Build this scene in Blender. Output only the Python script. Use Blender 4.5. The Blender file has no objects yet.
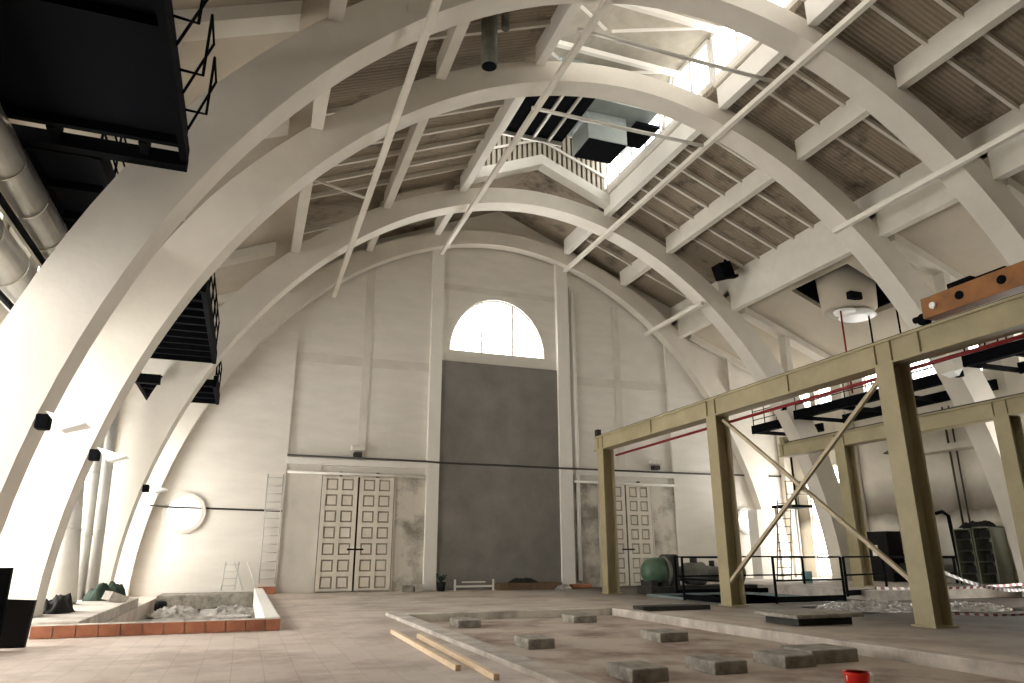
import bpy, math, random
from mathutils import Vector, Matrix, noise
random.seed(7)
C = bpy.context.scene.collection
PI = math.pi

# ------------------------------------------------------------------ helpers
class MB:
    """collects shapes (world coordinates) for ONE mesh"""
    def __init__(s): s.v = []; s.f = []; s.sm = []
    def add(s, vs, fs, smooth=False):
        n = len(s.v); s.v += [tuple(v) for v in vs]
        s.f += [tuple(i + n for i in f) for f in fs]; s.sm += [smooth] * len(fs); return s
    def box(s, x0, x1, y0, y1, z0, z1, rot=0, tilt=0):
        cx, cy, cz = (x0+x1)/2, (y0+y1)/2, (z0+z1)/2
        M = Matrix.Rotation(rot, 3, 'Z') @ Matrix.Rotation(tilt, 3, 'Y')
        vs = [Vector((cx, cy, cz)) + M @ Vector((x-cx, y-cy, z-cz)) for x in (x0, x1) for y in (y0, y1) for z in (z0, z1)]
        return s.add(vs, [(0,1,3,2),(4,6,7,5),(0,4,5,1),(2,3,7,6),(0,2,6,4),(1,5,7,3)])
    def bar(s, a, b, w, h=None, up=(0,0,1)):
        """rectangular bar from a to b"""
        h = h or w; a = Vector(a); b = Vector(b); d = (b-a).normalized()
        u = Vector(up)
        if abs(d.dot(u)) > .98: u = Vector((1,0,0))
        r = d.cross(u).normalized()*w/2; t = r.cross(d).normalized()*h/2
        vs = [p + i*r + j*t for p in (a, b) for i, j in ((-1,-1),(1,-1),(1,1),(-1,1))]
        return s.add(vs, [(0,3,2,1),(4,5,6,7),(0,1,5,4),(1,2,6,5),(2,3,7,6),(3,0,4,7)])
    def tube(s, pts, r, n=10, r2=None, cap=True):
        pts = [Vector(p) for p in pts]; m = len(pts); rs = [r + ((r2 if r2 is not None else r)-r)*i/max(1, m-1) for i in range(m)]
        return s.rings(pts, rs, n, cap)
    def rings(s, pts, rs, n=16, cap=True):
        pts = [Vector(p) for p in pts]; m = len(pts); vs = []; u = None
        for i, p in enumerate(pts):
            d = (pts[min(i+1, m-1)] - pts[max(i-1, 0)]).normalized()
            if u is None:
                u = d.orthogonal().normalized()
            else:
                u = (u - d*u.dot(d)); u = u.normalized() if u.length > 1e-6 else d.orthogonal().normalized()
            w = d.cross(u)
            vs += [p + rs[i]*(math.cos(2*PI*k/n)*u + math.sin(2*PI*k/n)*w) for k in range(n)]
        fs = [(i*n+k, i*n+(k+1) % n, (i+1)*n+(k+1) % n, (i+1)*n+k) for i in range(m-1) for k in range(n)]
        s.add(vs, fs, True)
        if cap:
            b = len(s.v) - len(vs)
            s.f.append(tuple(b+k for k in range(n))[::-1]); s.sm.append(False)
            s.f.append(tuple(b+(m-1)*n+k for k in range(n))); s.sm.append(False)
        return s
    def prism(s, poly, axis, a, b):
        """extrude 2D polygon along axis between a and b. axis 'y': poly=(x,z); 'x': (y,z); 'z': (x,y)"""
        n = len(poly)
        def P(p, t):
            return {'y': (p[0], t, p[1]), 'x': (t, p[0], p[1]), 'z': (p[0], p[1], t)}[axis]
        vs = [P(p, a) for p in poly] + [P(p, b) for p in poly]
        fs = [tuple(range(n))[::-1], tuple(range(n, 2*n))] + [(i, (i+1) % n, n+(i+1) % n, n+i) for i in range(n)]
        return s.add(vs, fs)

def build(name, mb, mat, parent=None, loc=None, bevel=0):
    me = bpy.data.meshes.new(name)
    if parent is not None: o0 = Vector(parent['_o'])
    else: o0 = Vector(loc or (0, 0, 0))
    me.from_pydata([Vector(v) - o0 for v in mb.v], [], mb.f)
    me.polygons.foreach_set('use_smooth', mb.sm)
    me.materials.append(M[mat]); me.validate()
    import bmesh
    bm = bmesh.new(); bm.from_mesh(me); bmesh.ops.recalc_face_normals(bm, faces=bm.faces); bm.to_mesh(me); bm.free()
    o = bpy.data.objects.new(name, me); C.objects.link(o)
    if parent is not None:
        o.parent = parent; o['_o'] = tuple(o0)
    else:
        o.location = o0; o['_o'] = tuple(o0)
    if bevel:
        b = o.modifiers.new('b', 'BEVEL'); b.width = bevel; b.segments = 2; b.limit_method = 'ANGLE'
    return o
def tag(o, label, cat, group=None, kind=None):
    if label: o['label'] = label
    if cat: o['category'] = cat
    if group: o['group'] = group
    if kind: o['kind'] = kind
    return o
def thing(name, label, cat, loc, group=None):
    o = bpy.data.objects.new(name, None); C.objects.link(o); o.location = loc; o['_o'] = tuple(loc)
    o.empty_display_size = .2
    return tag(o, label, cat, group)
def single(name, mb, mat, label, cat, loc, group=None, kind=None, bevel=0):
    return tag(build(name, mb, mat, None, loc, bevel), label, cat, group, kind)
def struct(name, mb, mat, label=None, bevel=0):
    o = build(name, mb, mat, None, (0,0,0), bevel); o['kind'] = 'structure'
    if label: o['label'] = label
    return o
# child meshes keep their parent's origin, so a sub-part may be parented to a mesh part
# ------------------------------------------------------------------ materials
M = {}
def mat(name, col, rough=.7, metal=0, var=.0, vscale=2., col2=None, bump=0, bscale=20., emit=None, estr=1, spec=.4, alpha=None, stretch=None, ramp=(.35, .65)):
    m = bpy.data.materials.new(name); m.use_nodes = True; nt = m.node_tree; N = nt.nodes; L = nt.links
    b = N['Principled BSDF']
    b.inputs['Roughness'].default_value = rough; b.inputs['Metallic'].default_value = metal
    b.inputs['Specular IOR Level'].default_value = spec
    b.inputs['Base Color'].default_value = (*col, 1)
    tc = N.new('ShaderNodeTexCoord'); src = tc.outputs['Object']
    if stretch:
        mp = N.new('ShaderNodeMapping'); mp.inputs['Scale'].default_value = stretch; L.new(src, mp.inputs[0]); src = mp.outputs[0]
    if col2 or var:
        n = N.new('ShaderNodeTexNoise'); n.inputs['Scale'].default_value = vscale; n.inputs['Detail'].default_value = 6
        n.inputs['Roughness'].default_value = .62
        L.new(src, n.inputs['Vector'])
        r = N.new('ShaderNodeValToRGB'); c2 = col2 or tuple(c*(1-var) for c in col)
        r.color_ramp.elements[0].position = ramp[0]; r.color_ramp.elements[1].position = ramp[1]
        r.color_ramp.elements[0].color = (*c2, 1); r.color_ramp.elements[1].color = (*col, 1)
        L.new(n.outputs['Fac'], r.inputs[0]); L.new(r.outputs[0], b.inputs['Base Color'])
    if bump:
        n2 = N.new('ShaderNodeTexNoise'); n2.inputs['Scale'].default_value = bscale; n2.inputs['Detail'].default_value = 5
        L.new(src, n2.inputs['Vector'])
        bp = N.new('ShaderNodeBump'); bp.inputs['Strength'].default_value = bump; bp.inputs['Distance'].default_value = .03
        L.new(n2.outputs['Fac'], bp.inputs['Height']); L.new(bp.outputs[0], b.inputs['Normal'])
    if emit:
        b.inputs['Emission Color'].default_value = (*emit, 1); b.inputs['Emission Strength'].default_value = estr
    if alpha is not None: b.inputs['Alpha'].default_value = alpha
    M[name] = m; return m
mat('arch_concrete', (.70,.655,.575), .75, var=.10, vscale=.8, bump=.12, bscale=9)
mat('wall_plaster', (.70,.665,.60), .85, var=.10, vscale=.7, bump=.12, bscale=4, stretch=(1,1,4))
mat('side_plaster', (.66,.615,.53), .85, var=.2, vscale=.6, bump=.15, bscale=7)
mat('aisle_plaster', (.47,.415,.33), .85, var=.15, vscale=.5, bump=.1, bscale=7)
mat('dirty_plaster', (.60,.56,.48), .85, col2=(.25,.225,.19), vscale=1.1, bump=.25, bscale=9, ramp=(.36,.56))
mat('white_paint', (.74,.71,.65), .6, var=.06, vscale=1.5)
mat('beam_paint', (.66,.62,.54), .75, var=.12, vscale=1.2, bump=.08)
mat('relief_plaster', (.645,.605,.535), .85, var=.15, vscale=.9, bump=.2, bscale=6)
mat('grey_render', (.235,.222,.20), .9, col2=(.165,.155,.14), vscale=1.0, bump=.3, bscale=25, ramp=(.3,.7))
mat('door_paint', (.66,.61,.52), .65, var=.10, vscale=2)
mat('door_groove_shade', (.34,.30,.245), .8, var=.2, vscale=3)  # darker tone that paints the shade into the door panel grooves
mat('dark_line', (.05,.045,.04), .7)
mat('black_steel', (.003,.0033,.004), .85, spec=.05)
mat('black_deck', (.004,.0045,.006), .9, spec=.05)
mat('brown_stain', (.20,.13,.09), .9)
mat('duct_metal', (.75,.72,.66), .3, metal=.85, var=.25, vscale=1.2)
mat('duct_paint', (.62,.60,.55), .4, metal=.25, var=.2, vscale=1)
mat('olive_steel', (.36,.305,.175), .5, var=.22, vscale=1.3, bump=.04)
mat('red_paint', (.22,.010,.012), .5)
mat('orange_paint', (.31,.125,.03), .5, var=.35, vscale=2.5)
mat('rail_steel', (.05,.045,.035), .5, metal=.5)
mat('white_plastic', (.85,.85,.82), .4)
mat('green_motor', (.075,.135,.08), .45, var=.3, vscale=4)
mat('machine_dark', (.014,.014,.012), .7, col2=(.03,.026,.02), vscale=5)
mat('machine_grey', (.16,.16,.13), .6, var=.4, vscale=4)
mat('block_concrete', (.36,.33,.28), .95, col2=(.17,.155,.13), vscale=5, bump=.6, bscale=25)
mat('kerb_concrete', (.53,.48,.42), .9, col2=(.33,.29,.25), vscale=2.5, bump=.3, bscale=18)
mat('orange_tile', (.42,.165,.085), .7, col2=(.27,.10,.055), vscale=3.2, bump=.15)
mat('wood_light', (.72,.55,.37), .7, var=.2, vscale=5, stretch=(8,1,8))
mat('wood_brown', (.16,.10,.06), .8, var=.3, vscale=4)
mat('pale_sheet', (.50,.47,.42), .6)
mat('cabinet_paint', (.045,.05,.04), .5, var=.2, vscale=3)
mat('cabinet_side', (.17,.18,.135), .5, var=.12, vscale=3)
mat('dark_junk', (.012,.012,.011), .8, spec=.2)
mat('paper', (.8,.78,.7), .8)
mat('green_cloth', (.014,.028,.016), .9)
mat('red_plastic', (.75,.025,.015), .35)
mat('blue_box', (.15,.30,.33), .5)
mat('unit_paint', (.30,.335,.32), .5, metal=.2, var=.15, vscale=2)
mat('slat_wood', (.50,.46,.38), .8, var=.25, vscale=2)
mat('timber_pole', (.48,.40,.27), .7, var=.2, vscale=3)
mat('rubble_mix', (.50,.47,.43), .95, col2=(.25,.23,.21), vscale=5, bump=.5)
mat('steel_light', (.62,.60,.55), .4, metal=.3)
mat('plastic_film', (.50,.48,.45), .18, var=.5, vscale=5, spec=.8, alpha=.8)
mat('ladder_paint', (.5,.48,.44), .6)
mat('cyan_wall', (.16,.20,.20), .8, var=.3, vscale=1)

# glass panes that pass a white overcast sky: they are what gives off the daylight
def lit(name, s, col=(1.0,.985,.95)):
    mat(name, (.8,.8,.8), .3, emit=col, estr=s)
lit('daylight_glass', 11.5); lit('daylight_glass_soft', 7); lit('daylight_glass_top', 4.6); lit('daylight_glass_dim', 1.3)

def stained():
    m = M['side_plaster'].copy(); m.name = 'stained_plaster'; N = m.node_tree.nodes; L = m.node_tree.links; b = N['Principled BSDF']
    tc = N.new('ShaderNodeTexCoord'); sx = N.new('ShaderNodeSeparateXYZ'); L.new(tc.outputs['Object'], sx.inputs[0])
    n = N.new('ShaderNodeTexNoise'); n.inputs['Scale'].default_value = .8; n.inputs['Detail'].default_value = 7; L.new(tc.outputs['Object'], n.inputs['Vector'])
    a = N.new('ShaderNodeMath'); a.operation = 'MULTIPLY_ADD'; L.new(n.outputs['Fac'], a.inputs[0]); a.inputs[1].default_value = .8; L.new(sx.outputs['Z'], a.inputs[2])
    r = N.new('ShaderNodeValToRGB'); e = r.color_ramp.elements
    mr = N.new('ShaderNodeMapRange'); mr.inputs['From Min'].default_value = 2.4; mr.inputs['From Max'].default_value = 4.4; L.new(a.outputs[0], mr.inputs['Value'])
    e[0].position = .1; e[0].color = (0,0,0,1); e[1].position = .95; e[1].color = (0,0,0,1)
    x = r.color_ramp.elements.new(.3); x.color = (.95,.95,.95,1); x = r.color_ramp.elements.new(.6); x.color = (.6,.6,.6,1)
    L.new(mr.outputs[0], r.inputs[0])
    mx = N.new('ShaderNodeMixRGB'); src = b.inputs['Base Color'].links[0].from_socket; L.new(r.outputs[0], mx.inputs[0]); L.new(src, mx.inputs[1]); mx.inputs[2].default_value = (.15,.125,.095,1)
    L.new(mx.outputs[0], b.inputs['Base Color']); M['stained_plaster'] = m
stained()
def roof_mat():
    m = bpy.data.materials.new('roof_boards'); m.use_nodes = True; N = m.node_tree.nodes; L = m.node_tree.links; b = N['Principled BSDF']
    b.inputs['Roughness'].default_value = .9
    tc = N.new('ShaderNodeTexCoord')
    n = N.new('ShaderNodeTexNoise'); n.inputs['Scale'].default_value = .7; n.inputs['Detail'].default_value = 9; n.inputs['Roughness'].default_value = .68
    L.new(tc.outputs['Object'], n.inputs['Vector'])
    r = N.new('ShaderNodeValToRGB'); e = r.color_ramp.elements
    e[0].position = .33; e[0].color = (.09,.07,.05,1); e[1].position = .46; e[1].color = (.28,.23,.165,1)
    L.new(n.outputs['Fac'], r.inputs[0])
    w = N.new('ShaderNodeTexWave'); w.bands_direction = 'Y'; w.inputs['Scale'].default_value = 2.6; w.inputs['Distortion'].default_value = .1
    L.new(tc.outputs['Object'], w.inputs['Vector'])
    mx = N.new('ShaderNodeMixRGB'); mx.blend_type = 'MULTIPLY'; mx.inputs[0].default_value = .2
    L.new(r.outputs[0], mx.inputs[1]); L.new(w.outputs['Color'], mx.inputs[2]); L.new(mx.outputs[0], b.inputs['Base Color'])
    bp = N.new('ShaderNodeBump'); bp.inputs['Strength'].default_value = .5; bp.inputs['Distance'].default_value = .05
    L.new(w.outputs['Fac'], bp.inputs['Height']); L.new(bp.outputs[0], b.inputs['Normal'])
    M['roof_boards'] = m
roof_mat()
def floor_mat():
    m = bpy.data.materials.new('floor_tiles'); m.use_nodes = True; N = m.node_tree.nodes; L = m.node_tree.links; b = N['Principled BSDF']
    tc = N.new('ShaderNodeTexCoord'); P = tc.outputs['Object']
    br = N.new('ShaderNodeTexBrick'); br.offset = 0; br.inputs['Scale'].default_value = 1
    br.inputs['Brick Width'].default_value = .33; br.inputs['Row Height'].default_value = .33; br.inputs['Mortar Size'].default_value = .008
    br.inputs['Color1'].default_value = (.54,.45,.385,1); br.inputs['Color2'].default_value = (.60,.51,.44,1); br.inputs['Mortar'].default_value = (.49,.40,.34,1)
    L.new(P, br.inputs['Vector'])
    def noise_(s, d=7, ro=.6):
        n = N.new('ShaderNodeTexNoise'); n.inputs['Scale'].default_value = s; n.inputs['Detail'].default_value = d; n.inputs['Roughness'].default_value = ro
        L.new(P, n.inputs['Vector']); return n.outputs['Fac']
    def ramp(f, a, ca, b_, cb):
        r = N.new('ShaderNodeValToRGB'); r.color_ramp.elements[0].position = a; r.color_ramp.elements[1].position = b_
        r.color_ramp.elements[0].color = ca; r.color_ramp.elements[1].color = cb; L.new(f, r.inputs[0]); return r.outputs[0]
    conc = ramp(noise_(.9), .36, (.40,.335,.28,1), .62, (.56,.49,.425,1))
    # the tiled aisle at the left gives way to bare concrete towards the right (plus ragged edge)
    sx = N.new('ShaderNodeSeparateXYZ'); L.new(P, sx.inputs[0])
    mr = N.new('ShaderNodeMapRange'); mr.inputs['From Min'].default_value = 1.2; mr.inputs['From Max'].default_value = 3.2; L.new(sx.outputs['X'], mr.inputs['Value'])
    mx = N.new('ShaderNodeMixRGB'); L.new(mr.outputs[0], mx.inputs[0]); L.new(br.outputs['Color'], mx.inputs[1]); L.new(conc, mx.inputs[2])
    # dirty concrete in the right machine bay, with the weaker light there painted in
    mr2 = N.new('ShaderNodeMapRange'); mr2.inputs['From Min'].default_value = 8.5; mr2.inputs['From Max'].default_value = 12; L.new(sx.outputs['X'], mr2.inputs['Value'])
    dirt_dim = ramp(noise_(1.1), .35, (.036,.029,.023,1), .65, (.105,.086,.068,1))
    mx3 = N.new('ShaderNodeMixRGB'); L.new(mr2.outputs[0], mx3.inputs[0]); L.new(mx.outputs[0], mx3.inputs[1]); L.new(dirt_dim, mx3.inputs[2])
    st = ramp(noise_(.55, 8, .72), .40, (.52,.46,.42,1), .53, (1,1,1,1))
    mx2 = N.new('ShaderNodeMixRGB'); mx2.blend_type = 'MULTIPLY'; mx2.inputs[0].default_value = .6
    L.new(mx3.outputs[0], mx2.inputs[1]); L.new(st, mx2.inputs[2]); L.new(mx2.outputs[0], b.inputs['Base Color'])
    b.inputs['Roughness'].default_value = .55; b.inputs['Specular IOR Level'].default_value = .35
    bp = N.new('ShaderNodeBump'); bp.inputs['Strength'].default_value = .2; bp.inputs['Distance'].default_value = .02
    L.new(noise_(14), bp.inputs['Height']); L.new(bp.outputs[0], b.inputs['Normal'])
    M['floor_tiles'] = m
    m2 = m.copy(); m2.name = 'sunk_concrete'; M['sunk_concrete'] = m2
floor_mat()
mat('sunk_concrete', (.45,.375,.31), .8, col2=(.20,.13,.10), vscale=.7, bump=.3, bscale=14, ramp=(.36,.54))
def tape_mat():
    m = bpy.data.materials.new('hazard_tape'); m.use_nodes = True; N = m.node_tree.nodes; L = m.node_tree.links; b = N['Principled BSDF']
    tc = N.new('ShaderNodeTexCoord'); w = N.new('ShaderNodeTexWave'); w.bands_direction = 'X'; w.inputs['Scale'].default_value = 1.1
    r = N.new('ShaderNodeValToRGB'); r.color_ramp.interpolation = 'CONSTANT'; r.color_ramp.elements[1].position = .5
    r.color_ramp.elements[0].color = (.25,.015,.02,1); r.color_ramp.elements[1].color = (.8,.78,.75,1)
    L.new(tc.outputs['Object'], w.inputs[0]); L.new(w.outputs['Fac'], r.inputs[0]); L.new(r.outputs[0], b.inputs['Base Color'])
    M['hazard_tape'] = m
tape_mat()

# ------------------------------------------------------------------ the hall's measures (metres)
XC, W, H, EA, EB = 8.93, 12.11, 13.48, 1.93, 1.807      # centre line, half span, rise, curve exponents
Y1, Y2, Y3, Y4, YE = 10.84, 14.41, 21.59, 25.32, 25.73   # near faces of the arches, end wall
SW = .66                                                  # width of an arch
YN = -9.0                                                 # near end of the hall
XL, XR = XC-13.67, XC+13.67
def zc(x):
    t = min(1, abs((x-XC)/W)); return H*(1-t**EA)**(1/EB)
MY0, MY1 = -6.0, 21.35                                     # the skylight's ends
def zroof(dx): return 15.35-.42*abs(dx)                   # underside of the upper roof
def zaisle(dx): return 11.0-.415*(abs(dx)-8.2)            # underside of the aisle roof

# ---- arches
def arch_profile(n=72):
    inner = []
    for i in range(n+1):
        a = -PI/2 + PI*i/n
        s, c = math.sin(a), math.cos(a)
        inner.append((XC + W*math.copysign(abs(s)**(2/EA), s), H*max(0, c)**(2/EB)))
    outer = []
    for i, (x, z) in enumerate(inner):
        x0, z0 = inner[max(0, i-1)]; x1, z1 = inner[min(n, i+1)]
        d = Vector((x1-x0, z1-z0)).normalized(); nrm = Vector((-d.y, d.x))
        k = min(1, abs(x-XC)/9.5)
        t = .58 + .34*k*k
        if i in (0, n): nrm = Vector((math.copysign(1, x-XC), 0))
        outer.append((x+nrm.x*t, max(0, z+nrm.y*t)))
    return inner, outer
INN, OUT = arch_profile()
def make_arch(y, w, label, spandrel=True):
    t = thing('concrete_arch', label, 'arch', (XC, y, 0), None)
    mb = MB(); n = len(INN); vs = []
    for yy in (y, y+w):
        vs += [(x, yy, z) for x, z in INN]; vs += [(x, yy, z) for x, z in OUT]
    fs = []
    for i in range(n-1):
        fs.append((i, i+1, n+i+1, n+i)); fs.append((2*n+i, 3*n+i, 3*n+i+1, 2*n+i+1))
        fs.append((i, 2*n+i, 2*n+i+1, i+1)); fs.append((n+i, n+i+1, 3*n+i+1, 3*n+i))
    fs += [(0, n, 3*n, 2*n), (n-1, 3*n-1, 4*n-1, 2*n-1)]
    mb.add(vs, fs)
    build('rib', mb, 'arch_concrete', t)
    for s in (-1, 1):
        if not spandrel: break
        X = lambda dx: XC+s*dx
        b = MB().prism([(X(8.9), zaisle(8.9)-.30), (X(13.6), zaisle(13.6)-.30), (X(13.6), zaisle(13.6)-.01), (X(8.9), zaisle(8.9)-.01)], 'y', y+.1, y+w-.1)
        build('haunch_beam', b, 'beam_paint', t)
        p = MB().box(min(X(10.75), X(11.0)), max(X(10.75), X(11.0)), y+.15, y+w-.15, 7.9, zaisle(10.8)-.3)
        build('stub_post', p, 'beam_paint', t)
        q = MB().box(min(X(13.2), X(13.62)), max(X(13.2), X(13.62)), y+.05, y+w-.05, 0, zaisle(13.5)-.25)
        build('wall_column', q, 'arch_concrete', t)
    return t
make_arch(Y1, SW, 'nearest white concrete arch, cut off by the top of the photo')
make_arch(Y2, SW, 'second white concrete arch, its crown just in front of the hanging air unit')
make_arch(Y3, SW, 'third white concrete arch, directly behind the slatted gable of the skylight')
make_arch(Y4, YE-Y4+.02, 'farthest white concrete arch, flush against the end wall')

# ---- longitudinal roof beams between arches
bays = [(YN, Y1, 'before the nearest arch'), (Y1+SW, Y2, 'nearest to second arch'),
        (Y2+SW, Y3, 'second to third arch'), (Y3+SW, Y4, 'third to farthest arch')]
for s, side in ((-1, 'left'), (1, 'right')):
    for dx, z0, z1, wd, what in ((2.85, 13.52, None, .24, 'curb beam beside the skylight'), (5.5, 12.4, None, .24, 'middle roof beam'), (8.3, 10.36, None, .26, 'deep lower roof beam')):
        for y0, y1, where in bays:
            if dx == 2.85 and y0 > Y3: z1_ = zroof(dx)+.02; nm = 'short upper roof beam'
            elif dx == 2.85: z1_ = 14.3 if 0 else 14.58; nm = 'white beam along the edge of the skylight'
            else: z1_ = zroof(dx)+.02; nm = what
            x = XC+s*dx; cx0, cx1 = (x-wd/2, x+wd/2)
            single('roof_beam', MB().box(cx0, cx1, y0, y1, z0, z1_), 'beam_paint' if dx != 2.85 else 'white_paint',
                   '%s, %s side of the hall, %s' % (nm, side, where), 'beam', (x, (y0+y1)/2, z0))
            if dx == 2.85 and y0 < Y3:
                xi = x - s*wd/2
                single('gutter_ledge', MB().box(min(xi, xi-s*.1), max(xi, xi-s*.1), y0, y1, 14.22, 14.34), 'beam_paint',
                       'narrow ledge on the skylight beam, %s side, %s' % (side, where), 'ledge', (xi, (y0+y1)/2, 14.2))

# ---- roof: ceiling slabs, rafters
for s, nm in ((-1, 'left'), (1, 'right')):
    X = lambda dx: XC+s*dx
    up = MB().prism([(X(2.72), zroof(2.72)), (X(8.45), zroof(8.45)), (X(8.45), zroof(8.45)+.2), (X(2.72), zroof(2.72)+.2)], 'y', YN, Y3)
    up.prism([(X(0), zroof(0)), (X(8.45), zroof(8.45)), (X(8.45), zroof(8.45)+.2), (X(0), zroof(0)+.2)], 'y', Y3, YE+.3)
    up.prism([(X(0), zroof(0)), (X(2.72), zroof(2.72)), (X(2.72), zroof(2.72)+.2), (X(0), zroof(0)+.2)], 'y', YN, MY0)
    struct('ceiling', up, 'roof_boards', '%s slope of the boarded upper roof' % nm)
    up2 = MB().box(min(X(8.2), X(8.44)), max(X(8.2), X(8.44)), YN, YE+.1, 11.05, 11.98)
    up2.box(min(X(2.76), X(2.94)), max(X(2.76), X(2.94)), MY0, Y3, 14.2, 14.57)
    struct('ceiling', up2, 'beam_paint', '%s upstands between the roof levels' % nm)
    # aisle roof; right side with the square hole of the extractor
    def aisle(dx0, dx1, y0, y1):
        return [(X(dx0), zaisle(dx0)), (X(dx1), zaisle(dx1)), (X(dx1), zaisle(dx1)+.18), (X(dx0), zaisle(dx0)+.18)], 'y', y0, y1
    lo = MB()
    if s > 0:
        hx0, hx1, hy0, hy1 = 9.25, 11.75, 16.75, 19.45
        for a in ((8.2, 13.7, YN, hy0), (8.2, 13.7, hy1, YE+.3), (8.2, hx0, hy0, hy1), (hx1, 13.7, hy0, hy1)): lo.prism(*aisle(*a))
    else: lo.prism(*aisle(8.2, 13.7, YN, YE+.3))
    struct('ceiling', lo, 'aisle_plaster', '%s plastered aisle roof' % nm)
    # upstand closing the step between aisle roof and upper roof
    for (y0, y1, wh) in bays:
        n = max(2, round((y1-y0)/.95))
        for (a, b, strip) in ((2.97, 5.38, 'upper'), (5.62, 8.17, 'lower')):
            for k in range(1, n):
                yy = y0+(y1-y0)*k/n
                if yy < 3: continue
                r = MB().prism([(X(a), zroof(a)), (X(b), zroof(b)), (X(b), zroof(b)-.15), (X(a), zroof(a)-.15)], 'y', yy-.045, yy+.045)
                single('rafter', r, 'beam_paint', 'thin rafter, %s strip of the %s roof, %s' % (strip, nm, wh), 'rafter',
                       (X((a+b)/2), yy, zroof((a+b)/2)-.15), 'rafters across the %s strip of the %s roof slope, %s' % (strip, nm, wh))
# diagonal wind brace wire under the left roof
# ---- skylight (monitor)
mb = MB().prism([(XC-3.1, 16.12), (XC, 16.95), (XC+3.1, 16.12), (XC+3.1, 16.3), (XC, 17.13), (XC-3.1, 16.3)], 'y', MY0, MY1+.1)
mat('skylight_lining', (.42,.38,.31), .8, var=.2, vscale=2)
mb.prism([(XC-3.0, 14.05), (XC, 15.36), (XC+3.0, 14.05), (XC+3.0, 16.12), (XC, 16.95), (XC-3.0, 16.12)], 'y', MY0-.1, MY0)
struct('ceiling', mb, 'skylight_lining', 'pitched lining of the raised skylight')
wn = 0
for s in (-1, 1):
    x = XC+s*2.85
    for (y0, y1) in ((MY0, Y1+.2), (Y1+.4, Y2+.1), (Y2+.3, MY1)):
        wn += 1; n = max(2, round((y1-y0)/1.0))
        fr = MB()
        fr.box(x-.07, x+.07, y0, y1, 14.58, 14.70); fr.box(x-.07, x+.07, y0, y1, 16.05, 16.2)
        for k in range(n+1):
            yy = y0+(y1-y0)*k/n; fr.box(x-.06, x+.06, yy-.05, yy+.05, 14.6, 16.15)
        f = struct('window_%d' % wn, fr, 'white_paint', 'skylight side window frame')
        for k in range(n):
            a = y0+(y1-y0)*k/n+.05; b = y0+(y1-y0)*(k+1)/n-.05
            g = MB().box(x+s*.01-.01, x+s*.01+.01, a, b, 14.7, 16.05); build('pane', g, 'daylight_glass_top', f)
# roof trusses of the skylight
for i, yy in enumerate((10.2, 12.25, 13.95, 16.05, 19.9)):
    wh = ['first', 'second', 'third', 'fourth', 'fifth', 'sixth', 'seventh'][i]
    t = thing('skylight_truss', 'pale steel tie under the skylight roof, %s counted from the near end of the hall' % wh, 'truss', (XC, yy, 15.75))
    build('chord', MB().box(XC-2.8, XC+2.8, yy-.07, yy+.07, 15.78, 15.94), 'white_paint', t)
    if i < 4:
        y2 = yy+1.75
        for s in (-1, 1):
            build('brace', MB().bar((XC+s*2.6, yy, 15.95), (XC+s*.1, y2, 16.5), .09, .05), 'white_paint', t)
for yy, z, wh in ((12.3, 12.98, 'in front of the second arch'), (15.25, 12.80, 'just behind the second arch, below the air unit')):
    single('cross_tie', MB().tube([(XC-2.75, yy, z), (XC+2.85, yy, z)], .055, 10), 'steel_light',
           'steel tie bar across the skylight opening, %s' % wh, 'tie bar', (XC, yy, z))
# diagonal struts seen right of the air unit
# slatted gable closing the skylight
t = thing('slatted_gable', 'gable of upright pale slats closing the far end of the skylight', 'gable', (XC, MY1, 14.1))
fas = MB()
for s in (-1, 1):
    fas.prism([(XC, 15.35), (XC+s*2.75, 14.18), (XC+s*2.75, 13.78), (XC, 14.95)], 'y', MY1-.25, MY1+.2)
build('fascia', fas, 'white_paint', t)
for s in (-1, 1):
    rail = MB().bar((XC, MY1-.12, 16.05), (XC+s*2.7, MY1-.12, 14.95), .05, .09); build('rail', rail, 'white_paint', t)
for k in range(-13, 14):
    x = XC+k*.2; zb = 15.3-.425*abs(x-XC)
    build('slat', MB().box(x-.055, x+.055, MY1-.06, MY1, zb, 16.95-.27*abs(x-XC)), 'slat_wood', t)
struct('trim_1', MB().prism([(XC-2.7, 14.15), (XC, 15.3), (XC+2.7, 14.15), (XC+2.7, 16.2), (XC, 16.95), (XC-2.7, 16.2)], 'y', MY1+.1, MY1+.16), 'wood_brown')

# ---- long tie rails below the arches
for x, z, y0, y1, lab in ((2.24, 10.46, YN, Y4+.1, 'outermost left long white rail hung under the arches'),
                          (6.3, 12.78, YN, Y4+.1, 'left long rail below the edge of the skylight'),
                          (11.72, 12.8, YN, Y4+.1, 'right long rail below the edge of the skylight'),
                          (15.5, 10.33, YN, Y2+.15, 'outer right long rail ending at the second arch'),
                          (15.5, 10.36, Y3-.35, Y4+.1, 'short outer right rail between the third arch and the end wall')):
    single('tie_rail', MB().box(x-.07, x+.07, y0, y1, z-.07, z+.07), 'beam_paint', lab, 'rail', (x, (y0+y1)/2, z))
    # hangers belong to the rail and reach the arch soffit

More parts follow.
